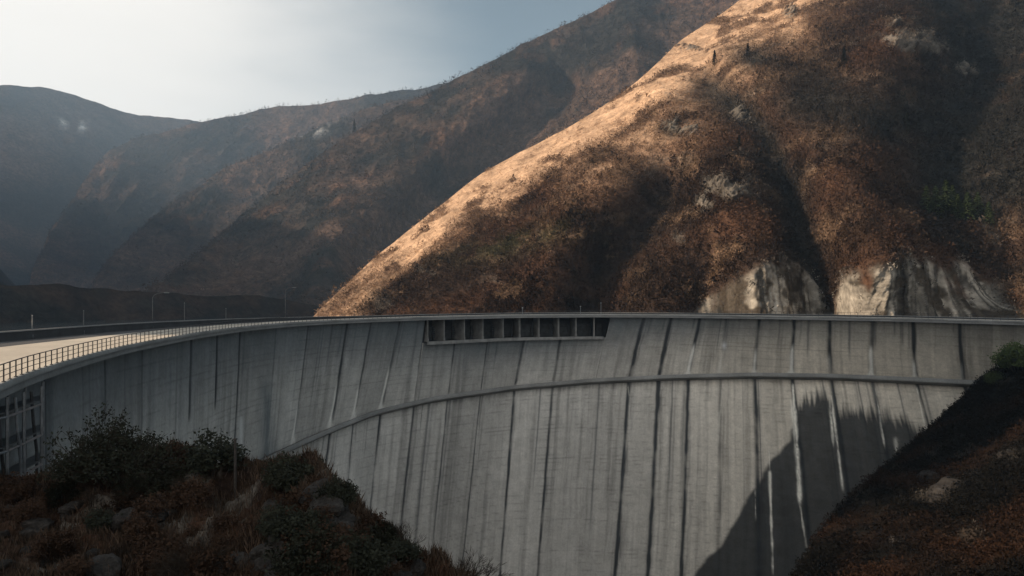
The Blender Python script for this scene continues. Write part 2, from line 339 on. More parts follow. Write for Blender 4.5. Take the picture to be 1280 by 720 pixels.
    return o, P, px, py+0*px, c, dens
nm = near_mountain()
WOODS.append(((nm[0], nm[1], nm[2], nm[3], nm[4]), 85000, 2.0, 1.3, 0, lambda px, py, P: nm[5]))
WOODS.append(((nm[0], nm[1], nm[2], nm[3], nm[4]*.62), 5000, 3.6, .8, 0, lambda px, py, P: nm[5]**2*np.exp(3*fbm(P[..., 0], P[..., 1], P[..., 2], 30, 3, 91))))

def tufts(name, label, PT, C, H, WD, seed, blades=10):
    """bare winter crowns: a cloud of small twig sprays per tree, leaning upward, all one mass"""
    rng = np.random.default_rng(seed); n = len(PT); sh = (n, blades, 1)
    a = rng.uniform(0, 2*np.pi, sh); rr = rng.uniform(0, 1, sh)**.6; zz = rng.uniform(.05, 1, sh)
    prof = np.sqrt(np.clip(1-(zz*1.5-.75)**2, 0, 1))
    ctr = PT[:, None, :]+np.concatenate([np.cos(a)*rr*prof*WD[:, None, None], np.sin(a)*rr*prof*WD[:, None, None], zz*H[:, None, None]-.2], -1)
    d = rng.normal(0, 1, (n, blades, 3))+np.array((0, 0, .8)); d[..., :2] += .6*np.concatenate([np.cos(a), np.sin(a)], -1); d /= np.linalg.norm(d, axis=-1)[..., None]
    e = np.cross(d, rng.normal(0, 1, (n, blades, 3))); e /= np.linalg.norm(e, axis=-1)[..., None]
    L_ = H[:, None, None]*rng.uniform(.14, .30, sh); w_ = L_*rng.uniform(.22, .5, sh)
    V = np.stack([ctr-d*L_*.8, ctr+e*w_, ctr+d*L_, ctr-e*w_], 2).reshape(-1, 3)
    Q = np.arange(len(V)).reshape(-1, 4); cc = np.repeat(C*rng.uniform(.78, 1.25, (n, 1)), blades*4, 0)
    o = np_mesh(name, V, Q, M['wood_far'], col=cc); tag(o, label, 'woodland', kind='stuff'); return o
for i, ((o, P, px, py, c), n, hgt, wid, _b, df) in enumerate(WOODS):
    rng = np.random.default_rng(50+i); w = df(px, py, P)*np.ones(px.shape)
    area = np.linalg.norm(np.cross(np.gradient(P, axis=0), np.gradient(P, axis=1)), axis=-1)
    w = w*area*((px > -10) & (px < 1300) & (py > -40) & (py < 398)); w[-2:] = 0
    k = rng.choice(w.size, n, p=(w/w.sum()).ravel()); PT = P.reshape(-1, 3)[k]+rng.normal(0, .6, (n, 3)); C = c.reshape(-1, 3)[k]
    H = hgt*rng.uniform(.5, 1.3, n)
    nm_, lb_ = (('distant_woodland', 'thin winter wood on the farthest sunlit spur of the valley'), ('distant_woodland', 'thin winter wood on the second spur of the valley, left of the tall conifer'), ('ridge_woodland', 'bare brown winter wood covering the darker ridge behind the sunlit mountain'), ('hillside_scrub', 'russet leafless scrub covering the sunlit mountain slope above the dam'), ('hillside_wood', 'taller dark leafless trees dotted over the scrub of the mountain slope'))[i]
    tufts(nm_, lb_, PT, C*.9, H, H*wid*.45, 70+i)

# unseen hills added and shaped to cast shade on the valley; also lake shore, ground
def ridge_hill(name, pts, wid, seed, amp=12, n=90, m=60):
    """a long hill: crest line pts (x,y,z), half width wid"""
    p = np.array(pts, float); t = np.linspace(0, len(p)-1, n); L = np.stack([np.interp(t, range(len(p)), p[:, i]) for i in range(3)], -1)
    T = np.gradient(L[:, :2], axis=0); T /= np.linalg.norm(T, axis=1)[:, None]; N = np.stack([-T[:, 1], T[:, 0]], -1)
    s = np.linspace(-1, 1, m)
    V = np.zeros((n, m, 3)); V[..., :2] = L[:, None, :2]+N[:, None]*s[None, :, None]*wid
    V[..., 2] = -90+(L[:, None, 2]+90)*(1-np.abs(s[None])**1.15)*np.sin(np.linspace(0.02, np.pi-.02, n))[:, None]**.25
    V[..., 2] += amp*fbm(V[..., 0], V[..., 1], 0*V[..., 0], wid*.4, 5, seed)
    c = mix(DARK*.6+0*V, BROWN*.55, sstep(-.3, .4, fbm(V[..., 0], V[..., 1], V[..., 2], wid*.2, 3, seed)))
    return tag(np_mesh(name, V, grid_quads(n, m), M['far'], col=c, smooth=True), kind='structure')
ridge_hill('shade_hill', [(-900, -300, 380), (-900, 100, 300), (-1000, 500, 390), (-1150, 900, 500), (-1500, 1500, 640), (-1900, 2000, 680)], 520, 81, 25)
ridge_hill('shade_hill', [(-300, 16, 41), (-300, 46, 95), (-300, 70, 101), (-300, 76, 151), (-300, 83, 185), (-300, 106, 195), (-300, 136, 195), (-300, 161, 181), (-300, 176, 182), (-300, 196, 164), (-300, 204, 110), (-300, 212, 20)], 90, 82, 1.6, 260, 80)  # unseen hill, its crest shaped to keep the dam wall in shade
ridge_hill('shade_hill', [(-85, -120, 40), (-85, -40, 46), (-85, 20, 46), (-85, 34, 34), (-85, 42, 12), (-85, 52, -18), (-85, 60, -40)], 38, 84, 2, 200, 60)  # unseen hillock added to shade the foreground knoll
ridge_hill('lake_shore', [(-560, 300, 60), (-400, 390, 26), (-330, 450, 12), (-290, 520, 6), (-220, 580, 3), (-150, 640, 6), (-110, 720, 20)], 85, 83, 5, 200, 90)
g = MB(); g.v = [(-9000, -3000, -100), (9000, -3000, -100), (9000, 12000, -100), (-9000, 12000, -100)]; g.f = [(0, 1, 2, 3)]
tag(g.build('ground', M['rock']), kind='structure')

# ================================================================ THE DAM
cy_ = smooth_pl([(-90, 530), (-60, 513), (0, 486.6), (45, 471), (90, 457), (135, 444.5), (180, 434.8), (230, 425), (280, 417), (320, 412.3), (360, 408.8), (410, 405.6), (460, 403.4), (530, 400.6), (640, 397.8), (740, 397), (840, 397.6), (940, 399), (1120, 402.3), (1280, 407), (1340, 409.5)], 16)
HB = 6.1; FAS = .95                                          # underside of the crest slab, slab thickness
def crest_D(px): return HB*F/(cy_(px)-HY)
cr = np.linspace(-70, 1330, 700); CP = np.stack([(cr-640)/F*crest_D(cr), crest_D(cr), 0*cr-HB], -1)
for _ in range(12): CP[1:-1, :2] = CP[1:-1, :2]*.5+(CP[:-2, :2]+CP[2:, :2])*.25
seg = np.r_[0, np.cumsum(np.linalg.norm(np.diff(CP[:, :2], axis=0), axis=1))]
def crest_at(px):                                            # point of the crest line seen at this column
    return np.stack([np.interp(px, cr, CP[:, i]) for i in range(3)], -1)
ja = np.array([-70, 0, 56, 132, 178, 238, 271, 300, 345, 385, 434, 464, 500, 532, 572, 613, 660, 705, 755, 805, 839, 875, 908, 949, 993, 1037, 1090, 1141, 1200, 1330.])
jb = np.array([-70, 0, 56, 128, 172, 230, 264, 290, 333, 366, 413, 442, 476, 518, 560, 601, 643, 691, 737, 786, 823, 860, 900, 943.5, 990, 1039, 1090, 1145, 1204, 1340.])
jc = np.array([-70, 0, 56, 124, 166, 222, 256, 281, 322, 352, 395, 430, 457, 497, 538, 577, 625, 671, 720, 767, 808, 849, 895, 945, 1012, 1070, 1130, 1200, 1265, 1420.])
ly_ = smooth_pl([(-70, 900), (0, 850), (56, 797), (128, 707), (230, 640), (290, 596), (320, 578), (366, 556), (410, 537), (464, 516), (537, 499), (640, 484.5), (740, 476), (840, 471.3), (940, 469), (1040, 470.5), (1120, 474), (1215, 479), (1340, 486)], 12)
off_ = pl([(0, 0), (320, -2), (600, 2), (900, 5), (1300, 6)])
NU, NV1, NV2 = 1500, 110, 190
a = np.linspace(-70, 1325, NU); b_px = np.interp(a, ja, jb); c_px = np.interp(a, ja, jc)
A3 = crest_at(a); DA = A3[:, 1]
DL = DA+off_(b_px); L3 = at(b_px, ly_(b_px), DL)
DBt = DL-10; B3 = at(c_px, np.maximum(720, ly_(b_px)+60)+0*c_px, DBt); B3 = L3+(B3-L3)*1.25
v1 = np.linspace(0, 1, NV1)[:, None, None]; v2 = np.linspace(0, 1, NV2+1)[1:][:, None, None]
out = np.array((0, 1, 0.))                                   # slight concave belly of the upper wall
U3 = A3[None]*(1-v1)+L3[None]*v1+out*(.35*np.sin(np.pi*v1))
LW = L3[None]*(1-v2)+B3[None]*v2+out*(-2*np.sin(np.pi*v2*.8))
Wl = np.concatenate([U3, LW], 0); NV = Wl.shape[0]
vv = np.concatenate([v1[:, 0, 0], 1+v2[:, 0, 0]])[:, None]+0*a[None]          # 0 crest, 1 ledge, 2 foot
aa = a[None]+0*vv
X, Y, Z = Wl[..., 0], Wl[..., 1], Wl[..., 2]
arc = np.interp(aa, cr, seg)
PXs = 640+X/Y*F; PYs = HY-Z/Y*F
# spillway opening: the wall stops at the sill there
SA0, SA1 = 533, 762
# ---- concrete colour: streaks, joints, lime, dark field, painted sun tint and shade
arc_of_ = lambda p: float(np.interp(p, cr, seg))
base = np.array((.450, .436, .404))
col = base*(1+.10*fbm(X, Y, Z, 14, 4, 201)+.05*vnoise(arc/6.1, 0*Z, 0*Z, 202))[..., None]
wob = .35*fbm(0*Z, 0*Z, Z, 5, 2, 203)
st = fbm(arc+wob, 0*Z, Z*.035, 1.6, 4, 204, .6); st2 = fbm(arc+wob, 0*Z, Z*.05, .55, 3, 205, .6)
col = col*(1-.30*sstep(.0, .5, st)-.13*sstep(.1, .6, st2))[..., None]
col = col*(1+.12*sstep(.15, .6, fbm(arc, 0*Z, Z*.05, 1.1, 3, 206)))[..., None]
zrel = np.where(vv <= 1, vv*24, (vv-1)*60)
col = mix(col, (.080, .098, .112), np.clip(.82*(1-.4*sstep(800, 1200, aa))*(1-sstep(.02, .62, vv+.10*st)), 0, 1)*(vv <= 1))          # run-off film under the crest, with the overhang's shade painted in
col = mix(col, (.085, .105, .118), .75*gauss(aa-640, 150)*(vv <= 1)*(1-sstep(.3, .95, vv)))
col = mix(col, (.10, .11, .115), .55*sstep(.1, .5, fbm(arc, 0*Z, Z*.05, 3.2, 3, 231))*(1-sstep(60, 420, aa))*(1-sstep(.2, 1.0, vv)))
sun_tint = sstep(700, 1050, PXs); col = col*(1+sun_tint[..., None]*np.array((.34, .25, .13)))  # right part painted warmer and brighter in place of sunlight
# lift lines
zz_ = Z+.012*(arc-120)
ji = np.searchsorted(np.array([arc_of_(p) for p in ja]), arc)
col = col*(1+.11*(_h(ji, ji*0, ji*0, 41)*2-1))[..., None]
lift = gauss((zz_ % 2.0)-1.0, .09)*sstep(-.4, .3, fbm(arc, 0*Z, Z, 7, 3, 221)); col = col*(1-.24*lift)[..., None]
lift = gauss((zz_ % 8.0)-4.0, .10)*sstep(-.1, .3, fbm(arc, 0*Z, Z, 16, 2, 222)); col = col*(1-.30*lift)[..., None]
form = vnoise(np.floor(arc/1.5)+.5, 0*Z, np.floor(zz_/2.0)+.5, 223); col = col*(1+.05*form)[..., None]
vl = gauss((arc % 1.5)-.75, .07); col = col*(1-.07*vl)[..., None]
col = col*(1+.07*vnoise(arc*3, 0*Z, Z*3, 224)+.05*vnoise(arc*1.3, 0*Z, Z*5, 225))[..., None]
col = col*(1-.55*(vv > 1)*(1-sstep(.0, .035+.04*np.abs(st), vv-1)))[..., None]  # ledge's shade painted as a dark strip on the wall below it
jn = .75+.55*fbm(arc*.4, 0*Z, Z, 5, 3, 290); groove = np.zeros_like(X)
rng = random.Random(4)
pxa = np.interp(arc, seg, cr)
spec_u = {56: (1, 0, 1), 132: (.9, 0, .8), 178: (.6, 0, .8), 238: (1, 0, .5), 271: (.9, 0, .5), 300: (.9, 0, .8), 345: (.5, 0, .7), 385: (.7, 1, 1), 434: (.9, .9, 1), 464: (.8, .9, 1), 500: (.8, .9, 1), 532: (.9, .2, 1), 572: (.7, 0, 1), 613: (.8, 0, 1), 660: (.8, 0, 1), 705: (.8, 0, 1), 805: (1, 0, 1), 839: (1, 0, 1), 875: (1, .9, 1), 908: (.4, .3, .6), 949: (.8, .5, .95), 993: (1, .9, 1), 1037: (.9, .2, 1), 1090: (.7, 1, 1), 1141: (1, .5, 1), 1200: (.9, .2, 1)}
def arc_of(p): return float(np.interp(p, cr, seg))
pw = 1/np.gradient(seg, cr)                                  # px per metre along the crest
for jpx, (dk, wh, ln) in spec_u.items():
    j = arc_of(jpx); w = .13+.17*rng.random()+.10*(jpx > 700); dx = arc-j-.10*fbm(0*Z, 0*Z, Z, 3, 3, jpx)
    m = dk*np.clip(gauss(dx, w*1.3)+.35*gauss(dx-.5, .8)*sstep(-.2, .5, st2), 0, 1)
    up = (vv <= 1)*(1-sstep(ln-.08, ln+.02, vv))
    low = (vv > 1)*(.85+.15*rng.random())*(jpx > 400) 
    col = mix(col, (.024, .028, .032), np.clip(1.7*m*jn*(up+low), 0, 1)*.96)
    groove += gauss(dx, .16)
    if wh:
        o_ = (-.45 if jpx < 700 else -.25)
        s0 = .45+.2*rng.random() if jpx not in (1090, 993, 875) else .38
        m = wh*gauss(dx-o_+.25*(vv-1)+.12*st2, .34+.55*gauss(vv-1, .08))*sstep(s0, s0+.2, vv)*(vv <= 1)*(1+.4*st2)
        col = mix(col, (.80, .78, .72), np.clip(1.7*m, 0, 1)*.9)
for k in range(80):                                          # short drips between the joints
    j = arc_of(rng.uniform(60, 1200)); L_ = rng.uniform(.15, .9); dx = arc-j-.08*fbm(0*Z, 0*Z, Z, 3, 2, 300+k); z0 = rng.choice((0, 0, 1.0))
    m = gauss(dx, rng.uniform(.10, .32))*((vv >= z0)*(1-sstep(z0+L_*.5, z0+L_, vv)))*rng.uniform(.3, .8)
    col = mix(col, (.07, .075, .08), np.clip(m, 0, 1))
# dark field at the lower right, traced on the wall from its own outline
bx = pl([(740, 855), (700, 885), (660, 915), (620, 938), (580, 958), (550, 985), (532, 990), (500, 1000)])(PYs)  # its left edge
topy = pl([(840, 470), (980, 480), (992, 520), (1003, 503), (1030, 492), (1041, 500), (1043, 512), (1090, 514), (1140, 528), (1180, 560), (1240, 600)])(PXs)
dkfield = sstep(-3, 4, PXs-bx+7*fbm(arc, 0*Z, Z, 4, 3, 240))*sstep(-10, 10, PYs-topy+16*st2)*(vv > 1)*(PXs > 840)
dkcol = np.array((.022, .025, .027))*(1+.35*st2+.3*vnoise(arc*.8, 0*Z, Z*.8, 251)-.3*lift)[..., None]
col = col*(1-(dkfield*.93)[..., None])+dkcol*(dkfield*.93)[..., None]
# lime runs crossing the dark field: (px,py)->(px,py), width, strength
for (x0, y0, x1, y1, w, s_) in ((991, 482, 1000, 632, .42, 1), (988, 500, 994, 570, .25, .7), (1000, 632, 1009, 690, .2, .45), (1039, 490, 1054, 616, .26, .8), (1037, 500, 1042, 560, .3, .6), (1094, 486, 1106, 562, .2, .5), (1146, 486, 1156, 536, .2, .6), (962, 590, 966, 720, .26, .8), (944, 612, 945, 652, .2, .6), (961, 560, 962, 590, .15, .3), (1120, 548, 1121, 575, .5, .35), (903, 478, 897, 560, .15, .25), (785, 483, 787, 500, .3, .35)):
    tt = np.clip((PYs-y0)/(y1-y0), 0, 1); m = gauss((PXs-(x0+(x1-x0)*tt))*Y/F+.22*st+.1*st2, w*.8*(1+.5*vnoise(0*Z, 0*Z, Z*.4, 270)))*sstep(y0-4, y0+3, PYs)*(1-sstep(y1-14, y1+2, PYs))*(vv > 1)
    col = mix(col, (.80, .77, .68), np.clip(1.6*m*s_*(.75+1.1*st2+.3*vnoise(arc*4, 0*Z, Z*2, 271)), 0, 1))
m = gauss(PXs-333-.03*(PYs-500), 9)*sstep(455, 500, PYs)*(vv <= 1)*(.5+.5*st2); col = mix(col, (.10, .125, .135), np.clip(1.2*m, 0, .8))
m = gauss(PXs-301, 2.2)*sstep(518, 524, PYs)*(vv <= 1); col = mix(col, (.62, .62, .60), m*.8)
# small white plaque-like lime spot
m = gauss(PXs-905, 3)*gauss(PYs-432, 4.5)*(vv <= 1); col = mix(col, (.6, .6, .6), m)
# geometry of the grooves and gentle unevenness
Tn = np.gradient(A3[:, :2], axis=0); Tn /= np.linalg.norm(Tn, axis=1)[:, None]; Nn = np.stack([-Tn[:, 1], Tn[:, 0]], -1)   # upstream
dd = .16*np.clip(groove, 0, 1)+.05*fbm(X, Y, Z, 3, 2, 260)+.12*vnoise(arc/11., 0*Z, 0*Z, 261)
Wl[..., :2] += Nn[None]*dd[..., None]
keep = np.ones((NV-1, NU-1), bool)
sill_v = 5.6/np.maximum(1, (A3[:, 2]-L3[:, 2]))
inm = (a > SA0) & (a < SA1)
# pull the rows of the opening down to the sill so the edge is clean
for i in np.where(inm)[0]:
    t0 = sill_v[i]; tq = np.linspace(t0, 1, NV1)[:, None]
    for arr in (Wl, col):
        src = arr[:NV1, i].copy(); idx = (tq[:, 0]*(NV1-1)); lo = np.floor(idx).astype(int).clip(0, NV1-2); fr = (idx-lo)[:, None]
        arr[:NV1, i] = src[lo]*(1-fr)+src[lo+1]*fr
first, last = np.where(inm)[0][[0, -1]]
keep[:NV1-1, first-1] = True
q = grid_quads(NV, NU).reshape(NV-1, NU-1, 4)
# the cheeks: split columns so that the wall keeps full height right up to the opening
dam = empty('concrete_dam', tuple(crest_at(640.)*np.array((1, 1, 1))-np.array((0, 0, 80)))); tag(dam, 'curved grey concrete arch dam with dark joint streaks across the valley', 'dam')
org = Vector(dam.location)
def dmesh(name, V, Q, m, col=None, smooth=False, parent=None):
    par = parent or dam; off = np.array(org)
    V = np.asarray(V, float).reshape(-1, 3)-off
    return np_mesh(name, V, Q, m, parent=par, col=col, smooth=smooth)
Wl2 = Wl.copy(); col2 = col.copy()
VA = np.concatenate([Wl2[:, :first].reshape(-1, 3), Wl2[:, first:last+1].reshape(-1, 3), Wl2[:, last+1:].reshape(-1, 3)])
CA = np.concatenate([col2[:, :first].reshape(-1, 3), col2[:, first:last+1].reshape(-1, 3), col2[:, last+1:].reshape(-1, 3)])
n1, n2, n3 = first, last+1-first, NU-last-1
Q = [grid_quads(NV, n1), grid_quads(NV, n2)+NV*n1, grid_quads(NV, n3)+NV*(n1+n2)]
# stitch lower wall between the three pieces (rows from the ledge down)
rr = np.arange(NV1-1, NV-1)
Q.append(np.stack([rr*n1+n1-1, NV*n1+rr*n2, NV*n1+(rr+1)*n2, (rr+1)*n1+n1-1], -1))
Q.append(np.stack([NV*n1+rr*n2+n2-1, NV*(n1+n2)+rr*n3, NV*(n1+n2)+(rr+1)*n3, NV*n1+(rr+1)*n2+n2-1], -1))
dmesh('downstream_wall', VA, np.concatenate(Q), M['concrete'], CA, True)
# cheeks: close the narrow gap between pieces above the ledge
for (pl_, pr_) in ((first-1, first), (last, last+1)):
    e1 = Wl[:NV1, pl_]; e2 = Wl[:NV1, pr_]
    n = 40; t = np.linspace(0, 1, n)[:, None]
    if pl_ < first:  full = e1; part = e2
    else: full = e2; part = e1
    # full-height edge from sill down joins the clipped edge
    s0 = sill_v[first if pl_ < first else last]
    tq = np.linspace(s0, 1, n)*(NV1-1); lo = np.floor(tq).astype(int).clip(0, NV1-2); fr = (tq-lo)[:, None]; Fu = full[lo]*(1-fr)+full[lo+1]*fr
    Pt = part[np.linspace(0, NV1-1, n).astype(int)]
    V = np.stack([Fu, Pt], 1); cc = np.broadcast_to(base*.6, V.shape)
    dmesh('wall_joint', V, grid_quads(n, 2), M['concrete'], cc)
# ---- recess behind the gates
si = np.arange(first, last+1); Sill = Wl[0, si]; Top = A3[si]; Ns = Nn[si]
DEP = 5.0
back = Sill.copy(); back[:, :2] += Ns*DEP; backt = Top.copy(); backt[:, :2] += Ns*DEP
spill = bpy.data.objects.new('spillway', None); link(spill, dam)
tagged = spill
def smesh(name, V, Q, m, **k): return dmesh(name, V, Q, m, parent=spill, **k)
V = np.stack([Sill, back, backt], 1); smesh('recess', V, grid_quads(len(si), 3), M['dark_conc'])
for kx, sgn in ((0, 1), (-1, -1)):
    e = np.array([Sill[kx], back[kx], backt[kx], Top[kx]]); smesh('cheek_wall', e, [(0, 1, 2, 3)], M['dark_conc'])
# sill beam that projects in front
v_, q_, _ = sweep(Sill[1:-1][::3], [(-1.1, -.55), (-1.1, .25), (.6, .25), (.6, -.55)]); smesh('sill_beam', v_, q_, M['pier'])
pier_px = [556, 581, 605, 631, 653.5, 677, 701.5, 724, 748]
Ts = np.stack([Ns[:, 1], -Ns[:, 0]], -1)
def local_box(c, n, t, sx, sy, z0, z1, mb):
    """box centred at plan c, sx along tangent t, sy along normal n"""
    k = len(mb.v); c = np.array(c[:2])
    for z in (z0, z1):
        for u, w in ((-1, -1), (1, -1), (1, 1), (-1, 1)):
            p = c+t*u*sx/2+n*w*sy/2; mb.v.append((p[0]-org.x, p[1]-org.y, z-org.z))
    mb.f += [tuple(k+i for i in qd) for qd in ((0, 3, 2, 1), (4, 5, 6, 7), (0, 1, 5, 4), (1, 2, 6, 5), (2, 3, 7, 6), (3, 0, 4, 7))]
pier_px = [535.5]+pier_px
for k, p in enumerate(pier_px):
    i = int(np.argmin(np.abs(a[si]-p))); n = Ns[i]; t = Ts[i]; c = Sill[i][:2]
    mb = MB(); zt = -HB-.02; zb = Sill[i][2]+.25
    # sloped pier: wide foot, slender nose
    local_box(c+n*2.0, n, t, .5, 4.6, zb, zt, mb); 
    local_box(c-n*.45, n, t, .4, .7, zb, zt-.0, mb); local_box(c-n*.75, n, t, .55, .3, zb, zb+.8, mb)
    mb.build('pier', M['pier'], spill, bevel=.06)
    if k < len(pier_px)-1 or True:
        p2 = pier_px[k+1] if k+1 < len(pier_px) else 759
        pm = (p+p2)/2; i2 = int(np.argmin(np.abs(a[si]-pm))); n = Ns[i2]; t = Ts[i2]
        i3 = int(np.argmin(np.abs(a[si]-p2))); wdt = np.linalg.norm(Sill[i3][:2]-Sill[i][:2])-.9
        gt = MB(); cg = Sill[i2][:2]+n*2.6; z0 = Sill[i2][2]+.3
        for s in range(7):                                   # curved radial gate leaf in strips with ribs
            z = z0+s*.5; local_box(cg+n*(.28*abs(s-3.)**1.3*.35), n, t, wdt, .12, z, z+.46, gt)
        for u in (-.3, .3): local_box(cg-n*.25+t*u*wdt, n, t, .18, .4, z0, z0+3.3, gt)
        gt.build('gate', M['gate'], spill)
# ---- crest slab: an overhanging slab whose upstream width grows towards the left abutment
wid_ = pl([(-70, 31), (0, 26), (100, 19), (200, 14), (300, 9.5), (400, 6.5), (600, 6), (1330, 6)])
ci = np.arange(0, len(cr), 2); CPs = CP[ci]; Wd = wid_(cr[ci])
def slab(o0, o1w, z0, z1):
    pr = np.zeros((len(ci), 4, 2)); o1 = Wd+o1w
    pr[:, 0] = np.stack([0*Wd+o0, 0*Wd+z0], -1); pr[:, 1] = np.stack([0*Wd+o0, 0*Wd+z1], -1); pr[:, 2] = np.stack([o1, 0*Wd+z1], -1); pr[:, 3] = np.stack([o1, 0*Wd+z0], -1); return pr
v_, q_, Nc = sweep(CPs, slab(-1.5, 0, .12, FAS)); dmesh('crest_slab', v_, q_, M['slab'])
pr = np.array([(-1.64, FAS-.30), (-1.64, FAS+.06), (-1.25, FAS+.06), (-1.25, FAS-.30)]); v_, q_, _ = sweep(CPs, pr); dmesh('coping', v_, q_, M['ledge'])
# upstream parapet
PH = pl([(-70, 1.0), (250, 1.0), (480, .32), (1330, .25)])(cr[ci])
pr = np.zeros((len(ci), 6, 2))
for k_, (o_, z_) in enumerate(((-.3, 0), (-.3, FAS+1.0), (.1, FAS+1.0), (.1, 0), (9, -22), (8.6, -22))): pr[:, k_] = np.stack([Wd+o_, np.where(z_ > 1, FAS+PH, z_)+0*Wd], -1)
v_, q_, _ = sweep(CPs, pr); dmesh('parapet', v_, q_, M['dark_conc'])  # shade of the inner face put into the near-black colour
v_, q_, _ = sweep(CPs, np.stack([np.stack([Wd+o_, PH+z_], -1) for o_, z_ in ((-.36, FAS-.02), (-.36, FAS+.12), (.16, FAS+.12), (.16, FAS-.02))], 1)); dmesh('parapet_coping', v_, q_, M['slab'])
# pavings (sheets)
def strip(name, o0, o1, z, m, i0=0, i1=None):
    P0 = CPs.copy(); V = np.zeros((len(ci), 2, 3)); V[:, 0, :2] = P0[:, :2]+Nc*np.broadcast_to(o0, len(ci))[:, None]; V[:, 1, :2] = P0[:, :2]+Nc*np.broadcast_to(o1, len(ci))[:, None]; V[..., 2] = -HB+FAS+z
    V = V[i0:i1]; o = np_mesh(name, V.reshape(-1, 3), grid_quads(V.shape[0], 2)[:, ::-1], m); return tag(o, kind='structure')
strip('pavement', -1.2, Wd*.60, .006, M['deck'])
strip('road', Wd*.60, Wd-.3, .006, M['asphalt'])
# ---- ledge walkway around the waist of the dam
lb = np.where((b_px > 60) & (b_px < 1300))[0][::3]; LP = L3[lb].copy()
v_, q_, _ = sweep(LP, [(-1.9, -.1), (-1.9, .85), (-1.6, .85), (-1.6, .25), (.6, .25), (.6, -.9), (-.5, -.9), (-1.5, -.35)]); dmesh('ledge_walkway', v_, q_, M['ledge'])

# ================================================================ railing, lamps
LEVEL = -HB+FAS
rail = empty('railing', tuple(crest_at(0.)+np.array((0, 0, FAS)))); tag(rail, 'dark metal railing along the downstream edge of the dam crest', 'railing')
ro = np.array(rail.location)
spc = np.arange(0, seg[-1], 1.5); rp = np.stack([np.interp(spc, seg, CP[:, i]) for i in range(3)], -1); rT = np.gradient(rp[:, :2], axis=0); rT /= np.linalg.norm(rT, axis=1)[:, None]; rN = np.stack([-rT[:, 1], rT[:, 0]], -1)
rp[:, :2] -= rN*1.42; rp[:, 2] = LEVEL+.055
mb0 = MB(); mb0.box((0, 0, .55), (.06, .06, 1.1)); mb0.box((0, 0, .03), (.16, .16, .05))
first_post = None; rest = MB()
for i, p in enumerate(rp):
    if i < 100:
        if first_post is None: first_post = mb0.build('post', M['rail'], rail); o = first_post
        else: o = first_post.copy(); COL.objects.link(o); o.parent = rail
        o.location = tuple(p-ro)
    else: rest.box(tuple(p-ro+np.array((0, 0, .55))), (.06, .06, 1.1))
tag(rest.build('post', M['rail'], rail), kind='stuff')
for nm_, z, rr_ in (('top_rail', 1.08, .035), ('middle_rail', .72, .022), ('middle_rail', .38, .022)):
    pr = [(rr_*math.cos(t), z+rr_*math.sin(t)) for t in np.linspace(0, 2*math.pi, 7)[:-1]]
    v_, q_, _ = sweep(rp, pr); np_mesh(nm_, v_-ro, q_, M['rail'], parent=rail)
# guard rail along the road (upstream)
def deck_point(px, f, z=0.):
    i = np.argmin(np.abs(cr[ci]-px)); p = CPs[i].copy(); p[:2] += Nc[i]*Wd[i]*f; p[2] = LEVEL+z; return p, Nc[i]
lamps = [(38, 395, 'tall thin lamp post nearest the left edge on the dam road', 0, 5.2), (103, 389, 'second thin lamp post from the left edge on the dam road', 0, 4.6), (194, 372, 'lamp post with a short curved arm over the bend of the dam road', 1, 5.4), (231, 379, 'slim straight post on the parapet right of the curved arm lamp', 0, 4.2), (281, 386, 'short straight post on the parapet where the dam road narrows', 0, 3.6), (359, 364, 'lamp post with a raised arm where the dam road meets the sunlit slope', 1, 6.2)]
for (lx, ly, lab, arm, hgt) in lamps:
    # find the crest column whose upstream edge is seen at lx
    up = CPs[:, :2]+Nc*(Wd*.985)[:, None]; pxs = 640+up[:, 0]/up[:, 1]*F; i = np.argmin(np.abs(pxs-lx)); p = np.array((up[i, 0], up[i, 1], LEVEL))
    hz = max(2.5, (HY-ly)/F*p[1]-LEVEL)
    l = empty('street_lamp', tuple(p), math.atan2(Nc[i][1], Nc[i][0])); tag(l, lab, 'street lamp', 'lamp posts along the dam road')
    mb = MB(); mb.tube((0, 0, 0), (0, 0, hz), .08, .05, 8); mb.tube((0, 0, 0), (0, 0, .5), .16, .14, 8); mb.build('pole', M['steel'], l, smooth=True)
    if arm:
        mb = MB(); pts = [(0, 0, hz), (-.3, 0, hz+.45), (-.9, -.1, hz+.7), (-1.8, -.2, hz+.8)]
        for u, w in zip(pts[:-1], pts[1:]): mb.tube(u, w, .05, .045, 6)
        mb.build('arm', M['steel'], l); mb = MB(); mb.box((-2.1, -.2, hz+.78), (.8, .28, .14)); mb.build('lamp_head', M['galv'], l, bevel=.04)
    else:
        mb = MB(); mb.tube((0, 0, hz), (0, 0, hz+.12), .09, .05, 8); mb.build('cap', M['galv'], l)
# small posts above the spillway
for px_, h_ in ((656, 1.9), (727, 2.2), (752, 3.2)):
    p, n = deck_point(px_, .2); o = MB(); o.tube((0, 0, 0), (0, 0, h_), .09, .07, 6); o.box((0, 0, h_), (.35, .25, .3)); ob = o.build('marker_post', M['galv']); ob.location = p
    tag(ob, {656: 'small pale post on the crest above the middle of the spillway', 727: 'small post on the crest above the right end of the spillway gates', 752: 'tallest post on the crest beside the right cheek of the spillway'}[px_], 'post', 'posts above the spillway')

